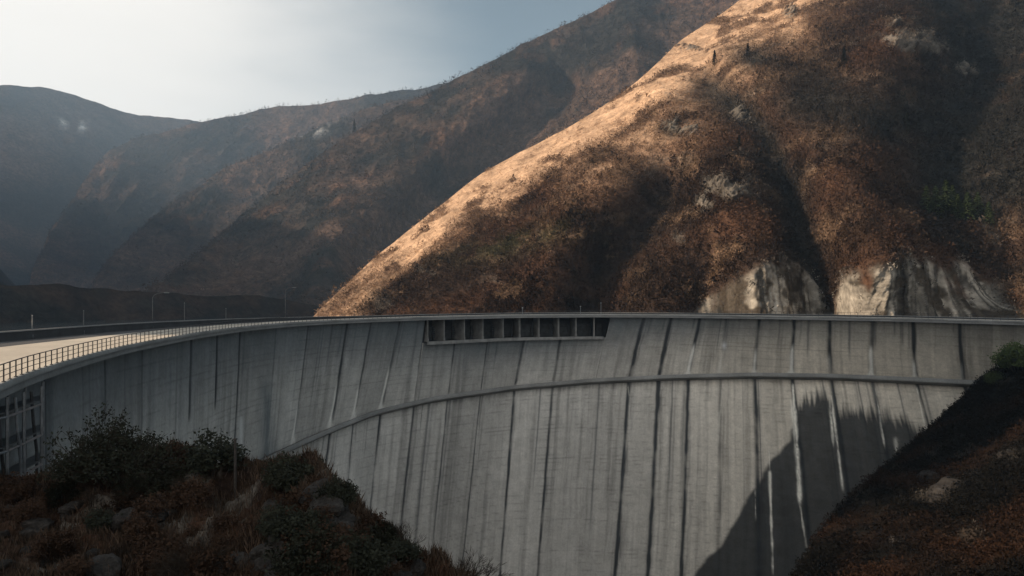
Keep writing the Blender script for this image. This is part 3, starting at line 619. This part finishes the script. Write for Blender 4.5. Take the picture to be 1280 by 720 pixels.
# ---- steel access tower under the crest at the left edge
p0 = crest_at(10.); tw = empty('access_tower', (p0[0]+.5, p0[1]+1.5, -24)); tag(tw, 'grey steel frame tower with pipes beneath the dam crest at the left edge', 'tower')
dirv = crest_at(50.)-crest_at(-50.); ang = math.atan2(dirv[1], dirv[0])
to = np.array(tw.location)
def tp(px, D, z): return tuple(at(np.array(px, float), np.array(0.), np.array(D, float))*np.array((1, 1, 0))+np.array((0, 0, z))-to)
cols_px = [(-34, 44), (-12, 45), (9, 46.5), (30, 49), (52, 52)]
for (px_, D) in cols_px:
    for dD in (0, 3):
        mb = MB(); mb.tube(tp(px_+dD*.6, D+dD, -24), tp(px_+dD*.6, D+dD, -HB-.1), .10, .10, 6); mb.build('post', M['galv'], tw)
for zz in (-7.4, -9.5, -11.5, -14.5):
    mb = MB(); h = zz+HB
    for dD in (0, 3):
        for (u, w) in zip(cols_px[:-1], cols_px[1:]): mb.tube(tp(u[0]+dD*.6, u[1]+dD, zz), tp(w[0]+dD*.6, w[1]+dD, zz), .09, .09, 6)
    for (px_, D) in cols_px: mb.tube(tp(px_, D, zz), tp(px_+1.8, D+3, zz), .07, .07, 6)
    mb.build('beam', M['galv'], tw)
    mb = MB()
    for (u, w) in zip(cols_px[:-1], cols_px[1:]):
        q4 = [tp(u[0], u[1], zz+.25), tp(w[0], w[1], zz+.25), tp(w[0]+1.8, w[1]+3, zz+.25), tp(u[0]+1.8, u[1]+3, zz+.25)]; k = len(mb.v); mb.v += q4+[(x, y, z+.06) for x, y, z in q4]
        mb.f += [tuple(k+i for i in qd) for qd in ((0, 3, 2, 1), (4, 5, 6, 7), (0, 1, 5, 4), (1, 2, 6, 5), (2, 3, 7, 6), (3, 0, 4, 7))]
    mb.build('landing', M['steel'], tw)
for k, (px_, D) in enumerate(((-20, 46), (0, 46), (22, 48), (42, 51))):
    mb = MB(); pts = [tp(px_-3, D, -HB-.3), tp(px_, D, -8.6), tp(px_+4, D+.5, -10.5), tp(px_+4, D+.5, -14), tp(px_+1, D, -16.5), tp(px_+1, D, -24)]
    for u, w in zip(pts[:-1], pts[1:]): mb.tube(u, w, .10, .10, 7)
    mb.build('drain_pipe', M['rail' if k % 2 else 'galv'], tw)

# ================================================================ water
wt = MB(); wt.v = [(-3500, 60, -16), (1200, 60, -16), (1200, 4200, -16), (-3500, 4200, -16)]
# the lake starts behind the dam: follow the upstream face
up = CPs[:, :2]+Nc*(Wd-.1)[:, None]; vs = [(x, y, -16.) for x, y in up[::4]]
far_ = [(x*14+0, max(y*6, 1500), -16.) for x, y, _ in vs]
k = len(vs); far_ = []
for i in range(k): t = i/(k-1); far_.append((-3600+5200*t, 4300-2200*abs(t-.4), -16.))
far_[0] = (-3600, 60, -16.); far_[1] = (-3600, 2200, -16.)
wv = np.array(vs); fv = np.array(far_); np_q = grid_quads(2, k)
tag(np_mesh('lake_water', np.concatenate([wv, fv]), np_q, mw), kind='structure')

# ================================================================ right-hand hillside (near abutment)
def patch(name, rows, n, m, seed, amp, colf, mt, sc=8, kind='structure'):
    R = np.array(rows, float); P = at(R[..., 0], R[..., 1], R[..., 2])
    u = np.linspace(0, R.shape[0]-1, n); v = np.linspace(0, R.shape[1]-1, m)
    def cub(A, t):                                             # Catmull-Rom along axis 0
        i = np.floor(t).astype(int).clip(0, A.shape[0]-2); f = (t-i)[:, None, None]; g_ = lambda k: A[np.clip(k, 0, A.shape[0]-1)]
        p0, p1, p2, p3 = g_(i-1), g_(i), g_(i+1), g_(i+2)
        return .5*(2*p1+(p2-p0)*f+(2*p0-5*p1+4*p2-p3)*f*f+(3*p1-p0-3*p2+p3)*f**3)
    Q = cub(P, u); Q = cub(Q.transpose(1, 0, 2), v).transpose(1, 0, 2)
    x, y, z = Q[..., 0], Q[..., 1], Q[..., 2]
    Q = Q.copy()
    if name == 'knoll': Q[..., 2] += .55*(ridged(x, y, z*.2, 2.0, 5, 777)-.1)+.35*np.round(2*fbm(x, y, 0*z, 1.5, 3, 778))*.6; Q[..., 1] += .4*ridged(x, y, z, 1.4, 4, 779)
    if name == 'knoll': Q[..., 2] -= .62
    Q[..., 2] += amp*(ridged(x, y, z*.4, sc, 5, seed)*.7+.3*fbm(x, y, z, sc*.3, 3, seed+3)); Q[..., 0] += amp*.5*fbm(x, y, z, sc*.6, 4, seed+5)
    c = colf(Q); o = np_mesh(name, Q, grid_quads(n, m), mt, col=c, smooth=True); tag(o, kind=kind); return o, Q, c
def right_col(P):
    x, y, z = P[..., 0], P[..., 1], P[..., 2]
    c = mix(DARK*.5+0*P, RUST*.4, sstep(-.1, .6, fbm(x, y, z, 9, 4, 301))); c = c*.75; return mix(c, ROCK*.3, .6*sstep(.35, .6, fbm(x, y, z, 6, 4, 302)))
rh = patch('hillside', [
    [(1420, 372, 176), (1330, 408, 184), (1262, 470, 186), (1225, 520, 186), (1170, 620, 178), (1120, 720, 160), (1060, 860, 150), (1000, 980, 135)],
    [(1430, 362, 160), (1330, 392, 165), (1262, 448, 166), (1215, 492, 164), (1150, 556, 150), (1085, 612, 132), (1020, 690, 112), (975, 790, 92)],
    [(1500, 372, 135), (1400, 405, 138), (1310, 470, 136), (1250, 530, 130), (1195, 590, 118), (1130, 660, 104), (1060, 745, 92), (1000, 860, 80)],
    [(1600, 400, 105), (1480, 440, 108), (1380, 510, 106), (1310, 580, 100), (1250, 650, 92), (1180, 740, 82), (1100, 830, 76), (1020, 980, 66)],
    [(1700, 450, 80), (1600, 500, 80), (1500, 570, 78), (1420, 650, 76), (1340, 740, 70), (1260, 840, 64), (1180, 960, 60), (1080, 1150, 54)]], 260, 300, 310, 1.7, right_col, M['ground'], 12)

# ================================================================ left foreground knoll
def knoll_col(P):
    x, y, z = P[..., 0], P[..., 1], P[..., 2]
    c = mix(BROWN*.5+0*P, RUST*.8, sstep(-.1, .5, fbm(x, y, z, 3.5, 4, 401)))
    c = mix(c, (.13, .09, .06), .7*sstep(.15, .5, fbm(x, y, z, 1.6, 4, 403))*sstep(-.3, .3, fbm(x, y, z, 6, 2, 404)))
    return mix(c, ROCK*.55, .85*sstep(.08, .3, fbm(x, y, z, 2.2, 4, 402)+.25*sstep(-9, -4, x)))
kn = patch('knoll', [
    [(-260, 720, 56), (-60, 720, 56), (60, 720, 56), (150, 730, 55), (230, 730, 54), (300, 745, 52), (350, 745, 48), (400, 745, 45), (450, 780, 42), (500, 830, 38), (570, 900, 34), (650, 980, 32)],
    [(-260, 600, 48), (-60, 604, 48), (45, 600, 48), (120, 585, 47), (180, 578, 46), (245, 572, 44), (300, 592, 42), (345, 596, 39), (385, 588, 37), (440, 620, 35), (500, 680, 33), (590, 748, 31)],
    [(-260, 635, 38), (-60, 632, 38), (45, 628, 38), (120, 622, 37), (180, 618, 36), (245, 622, 35), (300, 630, 34), (350, 614, 33), (395, 606, 32), (440, 650, 30.5), (490, 705, 29), (560, 770, 28)],
    [(-260, 690, 30), (-60, 680, 30), (45, 680, 30), (120, 682, 29.5), (180, 684, 29), (245, 690, 28.5), (300, 690, 28), (350, 680, 27.5), (400, 690, 27), (445, 715, 26), (480, 760, 25), (540, 810, 24)],
    [(-260, 800, 22), (-60, 800, 22), (45, 800, 22), (120, 800, 22), (180, 805, 21.5), (245, 805, 21), (300, 805, 21), (350, 805, 21), (400, 810, 20), (445, 820, 20), (480, 850, 19), (540, 880, 18)],
    [(-260, 1300, 12), (-60, 1300, 12), (45, 1300, 12), (120, 1300, 12), (180, 1300, 12), (245, 1300, 12), (300, 1300, 12), (350, 1300, 12), (400, 1300, 12), (445, 1300, 12), (480, 1300, 12), (540, 1300, 12)]],
    420, 600, 410, 1.25, knoll_col, M['ground'], 4.2)

# ---- surface lookups for planting (nearest grid vertex seen at a photo column and depth)
def ray_hit(Q, px, py):
    """nearest vertex of a patch near this photo point"""
    sx = 640+Q[..., 0]/Q[..., 1]*F; sy = HY-Q[..., 2]/Q[..., 1]*F
    d = (sx-px)**2+(sy-py)**2; m = d < 30
    if m.any():
        k = np.where(m, Q[..., 1], 1e9).argmin()
    else: k = d.argmin()
    return Q.reshape(-1, 3)[k]

def shrub_data(seed, h, spread, n_main=9, leaves=0, leaf=.07, up=.55, depth=4):
    """a bush of real forking twigs, optional small leaves at the ends"""
    R = random.Random(seed); tw_ = MB(); V = []; 
    def grow(p, d, L_, r, lev):
        q_ = p+d*L_; tw_.tube(p, q_, r, r*.65, 3 if lev > 1 else 5)
        if leaves and lev >= 2:
            for _ in range(leaves):
                t = R.random(); c = p.lerp(q_, t)+Vector((R.gauss(0, leaf), R.gauss(0, leaf), R.gauss(0, leaf)))*1.6
                u = Vector((R.gauss(0, 1), R.gauss(0, 1), R.gauss(0, 1))).normalized()*leaf*R.uniform(.6, 1.3); w = u.orthogonal().normalized()*leaf*R.uniform(.35, .8)
                V.extend([c-u, c+w, c+u, c-w])
        if lev >= depth: return
        for _ in range(R.choice((2, 3, 3))):
            nd = (d+Vector((R.gauss(0, .42), R.gauss(0, .42), R.gauss(.10, .28)))).normalized()
            grow(p.lerp(q_, R.uniform(.45, 1)), nd, L_*R.uniform(.6, .85), max(r*.6, .006*h/2), lev+1)
    for i in range(n_main):
        az = 2*math.pi*(i+R.random())/n_main; s = R.uniform(.1, 1)*spread
        d = Vector((math.cos(az)*s, math.sin(az)*s, up+R.random()*.7)).normalized()
        grow(Vector((math.cos(az)*.08*h, math.sin(az)*.08*h, -.1)), d, h*R.uniform(.28, .42), .014*h, 0)
    me = bpy.data.meshes.new('branches'); me.from_pydata(tw_.v, [], tw_.f); me.materials.append(M['twig'])
    ml = None
    if V:
        ml = bpy.data.meshes.new('leaves'); ml.from_pydata([tuple(x) for x in V], [], [(i, i+1, i+2, i+3) for i in range(0, len(V), 4)])
    return me, ml
SH = dict(big=shrub_data(7, 4.0, 1.25, 34, 3, .085, .45, 4), dark=shrub_data(8, 1.9, 1.2, 14, 8, .09, .4, 3), brown=shrub_data(9, 1.6, 1.2, 12, 5, .08, .4, 3),
          bare=shrub_data(10, 2.4, .8, 9, 0, .1, .8, 4), heath=shrub_data(12, .9, 1.5, 14, 5, .06, .3, 2), green=shrub_data(13, 5.5, 1.0, 18, 12, .22, .5, 3))
LM = dict(big='leaf_dark', dark='leaf_dark', brown='leaf_brown', heath='leaf_brown', green='leaf_green')
for k, (mb_, ml) in SH.items():
    if ml: ml.materials.append(M[LM[k]])
def plant(kind, name, p, sc, rz, label, cat, group=None, parts=True):
    e = empty(name, tuple(p), rz); e.scale = (sc, sc, sc*random.uniform(.85, 1.1)); tag(e, label, cat, group)
    mb_, ml = SH[kind]; link(bpy.data.objects.new('branches', mb_), e)
    if ml: link(bpy.data.objects.new('leaves', ml), e)
    return e
random.seed(5)
K = kn[1]; RH = rh[1]
plant('big', 'shrub', ray_hit(K, 140, 600)-np.array((0, 0, .2)), .95, 0, 'largest dark bush with radiating twigs on the knoll, left foreground', 'shrub')
plant('big', 'shrub', ray_hit(K, 192, 612)-np.array((0, 0, .3)), .6, 2, 'rounded dark bush overlapping the right side of the largest bush', 'shrub')
plant('dark', 'shrub', ray_hit(K, 262, 588)-np.array((0, 0, .1)), 1.15, 1, 'dark leafy bush at the knoll top left of the wooden post', 'shrub')
plant('brown', 'shrub', ray_hit(K, 225, 582), 1.0, 3, 'pale brown withered bush at the knoll top between two dark bushes', 'shrub')
used = []
for i in range(90):
    px_ = random.uniform(0, 520); py_ = random.uniform(max(598, 590+(px_-400)*.9), 725)
    if 292 < px_ < 345 and py_ < 640: continue
    p = ray_hit(K, px_, py_); kd = random.choice(('dark', 'brown', 'brown', 'heath', 'heath', 'heath', 'bare')) 
    if px_ > 400 and kd == 'bare': kd = 'heath'
    sc = random.uniform(.45, .95)*(1.0 if kd != 'bare' else .55)
    lab = {'dark': 'low dark leafy bush growing on the foreground knoll', 'brown': 'low brown withered bush growing on the foreground knoll', 'heath': 'ankle high heather tuft growing on the foreground knoll', 'bare': 'leafless twiggy bush growing on the foreground knoll'}[kd]
    zone = ('at the far left of the knoll' if px_ < 90 else 'beneath the largest bush' if px_ < 230 else 'near the wooden post' if px_ < 340 else "on the knoll's rocky shoulder" if px_ < 430 else "on the knoll's steep right end")
    lab = {'dark': 'low dark leafy bush ', 'brown': 'low brown withered bush ', 'heath': 'ankle high heather tuft ', 'bare': 'low leafless twiggy bush '}[kd]+zone+(', close to the bottom edge' if py_ > 675 else ', near the skyline' if py_ < 630 else ', halfway down')
    plant(kd, {'heath': 'heather'}.get(kd, 'shrub'), p, sc, random.uniform(0, 6.28), lab, {'heath': 'heather'}.get(kd, 'shrub'), {'dark': 'low dark bushes on the knoll', 'brown': 'low brown bushes on the knoll', 'heath': 'heather tufts on the knoll', 'bare': 'leafless bushes on the knoll'}[kd])
for (px_, py_, sc, lab) in ((505, 690, .7, 'leafless bush standing against the dam at the right end of the knoll'), (585, 745, .95, 'fine leafless bush rising from the bottom edge before the dam wall'), (245, 725, .9, 'tall leafless bush at the bottom edge of the left foreground'), (200, 728, .7, 'smaller leafless bush at the bottom edge left of the tall one')):
    p = ray_hit(K, px_, py_); plant('bare', 'shrub', p-np.array((0, 0, .2)), sc, random.uniform(0, 6), lab, 'shrub')
# rocks
def rock_mesh(seed, amp=.35):
    n, m = 22, 34; th = np.linspace(0, np.pi, n)[:, None]; ph = np.linspace(0, 2*np.pi, m+1)[None, :-1]
    D = np.stack([np.sin(th)*np.cos(ph), np.sin(th)*np.sin(ph), np.cos(th)+0*ph], -1)
    r_ = 1+amp*fbm(D[..., 0], D[..., 1], D[..., 2], .9, 4, seed); r_ = r_*(1-.25*np.round(2*vnoise(D[..., 0]*1.3, D[..., 1]*1.3, D[..., 2]*1.3, seed+7))*.5)
    V = D*r_[..., None]*np.array((1, .8, .7)); V = np.concatenate([V, V[:, :1]], 1)
    me_o = np_mesh('rock', V, grid_quads(n, m+1), M['rock'], smooth=False); me = me_o.data; bpy.data.objects.remove(me_o); return me
RM = [rock_mesh(500+i) for i in range(4)]
for i in range(70):
    px_ = random.uniform(330, 520) if i < 40 else random.uniform(0, 420); py_ = random.uniform(max(600, 592+(px_-400)*.95), 722); p = ray_hit(K, px_, py_)
    o = link(bpy.data.objects.new('rock', RM[i % 4])); s = random.uniform(.25, .8); o.scale = (s, s, s*random.uniform(.6, 1)); o.location = tuple(p-np.array((0, 0, .15*s))); o.rotation_euler = (random.uniform(-.4, .4), random.uniform(-.4, .4), random.uniform(0, 6))
    zone = ('at the far left of the knoll' if px_ < 90 else 'beneath the largest bush' if px_ < 230 else 'near the wooden post' if px_ < 340 else "on the knoll's rocky shoulder" if px_ < 430 else "on the knoll's steep right end")
    tag(o, ('small' if s < .42 else 'middling' if s < .62 else 'large')+' grey rock '+zone+(', close to the bottom edge' if py_ > 675 else ', near the skyline' if py_ < 630 else ', halfway down'), 'rock', 'rocks on the knoll')
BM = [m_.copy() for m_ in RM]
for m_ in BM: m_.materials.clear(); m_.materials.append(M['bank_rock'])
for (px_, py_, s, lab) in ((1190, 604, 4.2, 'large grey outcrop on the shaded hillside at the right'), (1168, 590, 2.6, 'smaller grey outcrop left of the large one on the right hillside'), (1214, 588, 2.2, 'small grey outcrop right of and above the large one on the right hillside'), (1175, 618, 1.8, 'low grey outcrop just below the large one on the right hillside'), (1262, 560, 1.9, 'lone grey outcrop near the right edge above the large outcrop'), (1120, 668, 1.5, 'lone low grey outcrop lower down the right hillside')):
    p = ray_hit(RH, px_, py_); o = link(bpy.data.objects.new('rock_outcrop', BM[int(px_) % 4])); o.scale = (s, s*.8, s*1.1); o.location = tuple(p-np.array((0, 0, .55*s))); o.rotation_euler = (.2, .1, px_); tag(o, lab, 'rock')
# post on the knoll
p = ray_hit(K, 293, 612); pm = MB(); pm.tube((0, 0, -.3), (0, 0, 2.6), .07, .06, 7); pm.box((0, 0, 2.62), (.16, .16, .06)); o = pm.build('wooden_post', M['post']); o.location = tuple(p); tag(o, 'thin dark post standing on the knoll before the dam wall', 'post')
# dead grass over the knoll
rg = np.random.default_rng(9)
def grass(name, Q, n, h, label, seed, lim):
    rg = np.random.default_rng(seed); sx = 640+Q[..., 0]/Q[..., 1]*F; sy = HY-Q[..., 2]/Q[..., 1]*F; m = (sx > -30) & (sx < lim[1]) & (sy < 780) & (sx > lim[0])
    w = m*np.exp(2*fbm(Q[..., 0], Q[..., 1], 0*Q[..., 0], lim[2], 3, seed)); k = rg.choice(w.size, n, p=(w/w.sum()).ravel()); P = Q.reshape(-1, 3)[k]+rg.normal(0, .06, (n, 3))*np.array((1, 1, 0))
    a_ = rg.uniform(0, 6.28, n); H = h*rg.uniform(.4, 1.2, n); lean = rg.uniform(.1, .6, n)[:, None]*H[:, None]*np.stack([np.cos(a_), np.sin(a_)], -1)
    b2 = rg.uniform(0, 6.28, n); wv = np.stack([np.cos(b2), np.sin(b2), 0*b2], -1)*(h*.05)
    tip = P+np.concatenate([lean, H[:, None]], -1); base_ = P-np.array((0, 0, .05)); mid = (base_*.5+tip*.5)+np.concatenate([-lean*.15, 0*H[:, None]], -1)
    V = np.stack([base_-wv, base_+wv, mid+wv*.8, tip], 1).reshape(-1, 3); colr = np.repeat(np.array((.070, .048, .034))[None]*rg.uniform(.35, 1.6, (n, 1)), 4, 0)
    tag(np_mesh(name, V, np.arange(len(V)).reshape(-1, 4), M['grass'], col=colr), label, 'grass', kind='stuff')
grass('dead_grass', K, 60000, .38, 'withered brown grass covering the foreground knoll', 31, (-30, 620, 2.5))
# scrub on the right hillside
Q = RH; sx = 640+Q[..., 0]/Q[..., 1]*F; sy = HY-Q[..., 2]/Q[..., 1]*F; w = ((sx > 960) & (sx < 1320) & (sy < 760))*np.exp(1.5*fbm(Q[..., 0], Q[..., 1], Q[..., 2], 12, 3, 66)); w[:30] *= .3
rq = np.random.default_rng(77); k = rq.choice(w.size, 22000, p=(w/w.sum()).ravel()); PT = Q.reshape(-1, 3)[k]+rq.normal(0, .25, (22000, 3)); H = rq.uniform(.35, 1.3, 22000)
tufts('hillside_scrub', 'dark russet leafless scrub on the shaded hillside at the right', PT, rh[2].reshape(-1, 3)[k]*1.1, H, H*.7, 90, 12)
plant('green', 'shrub', ray_hit(RH, 1268, 462), 1.15, 0, 'large green bush at the right edge above the end of the dam', 'shrub')
plant('green', 'shrub', ray_hit(RH, 1240, 478), .55, 2, 'smaller green bush beside the large one at the right edge', 'shrub')

# ---- single trees on the slopes
def conifer(name, P, h, label, group=None, w=.24, seed=0, green=(.018, .026, .016)):
    R = random.Random(seed); e = empty(name, tuple(P)); tag(e, label, 'tree', group)
    mb = MB(); mb.tube((0, 0, -h*.05), (0, 0, h*.95), h*.022, h*.004, 6); mb.build('trunk', M['twig'], e)
    V = []
    for i in range(520):
        t = R.random()**.8; z = h*(.06+.94*t); rr_ = h*w*(1-t)**.8*R.uniform(.35, 1.1)+.05; az = R.uniform(0, 6.28)
        c = Vector((math.cos(az)*rr_, math.sin(az)*rr_, z-rr_*.25)); u = Vector((math.cos(az), math.sin(az), -.35))*h*.055; v = Vector((-math.sin(az), math.cos(az), R.uniform(-.3, .3)))*h*.022
        V += [c-u, c+v, c+u*R.uniform(.7, 1.4), c-v]
    me = bpy.data.meshes.new('crown'); me.from_pydata([tuple(x) for x in V], [], [(i, i+1, i+2, i+3) for i in range(0, len(V), 4)])
    me.materials.append(M['leaf_dark'] if green is not None and green[1] < .03 else M['leaf_green']); link(bpy.data.objects.new('crown', me), e); return e
MP = nm[1]; msx = 640+MP[..., 0]/MP[..., 1]*F; msy = HY-MP[..., 2]/MP[..., 1]*F
def on(Pg, px_, py_):
    sx_ = 640+Pg[..., 0]/Pg[..., 1]*F; sy_ = HY-Pg[..., 2]/Pg[..., 1]*F; return Pg.reshape(-1, 3)[((sx_-px_)**2+(sy_-py_)**2).argmin()]
for i, (px_, py_, h, lab) in enumerate(((893, 82, 10, 'lone dark conifer on the pale grass high on the ridge'), (924, 192, 8, 'small dark conifer standing by the outcrop halfway up the mountain'), (935, 70, 8, 'small conifer at the top left of the dark wooded hollow'), (1055, 82, 9, 'dark conifer left of the pale cliffs near the mountain top'), (1133, 165, 8, 'small dark conifer in the shaded wood on the upper right slope'))):
    conifer('conifer_tree', on(MP, px_, py_), h, lab, w=.2, seed=i)
CPg = r[1]; conifer('conifer_tree', on(CPg, 443, 166), 24, 'lone tall conifer breaking the skyline of the wooded ridge', w=.13, seed=9)
EV = ('leftmost and dark', 'second from the left', 'tallest near the middle', 'fourth from the left', 'right of the middle', 'third from the right end', 'rightmost and smallest', 'highest up the slope')
for i, (px_, py_, h) in enumerate(((1158, 268, 9), (1170, 272, 10), (1182, 268, 11), (1197, 278, 9), (1210, 280, 10), (1222, 276, 9), (1236, 284, 8), (1190, 262, 8))):
    conifer('evergreen_tree', on(MP, px_, py_), h*1.15, 'green conifer in the clump on the right slope, '+EV[i], 'clump of evergreens on the right slope', w=.3, seed=20+i, green=(.05, .07, .02))

# ================================================================ haze
hz = MB(); hz.box((0, 2600, 450), (9000, 6200, 1110)); ho = hz.build('haze', M['rock']); tag(ho, 'thin blue valley haze', 'haze', kind='stuff')
mh = bpy.data.materials.new('haze'); mh.use_nodes = True; nt_ = mh.node_tree; nt_.nodes.clear(); om = nt_.nodes.new('ShaderNodeOutputMaterial'); pv = nt_.nodes.new('ShaderNodeVolumePrincipled')
pv.inputs['Color'].default_value = (.52, .74, 1, 1); pv.inputs['Density'].default_value = .0001; pv.inputs['Anisotropy'].default_value = .3
nt_.links.new(pv.outputs[0], om.inputs['Volume']); ho.data.materials.clear(); ho.data.materials.append(mh)
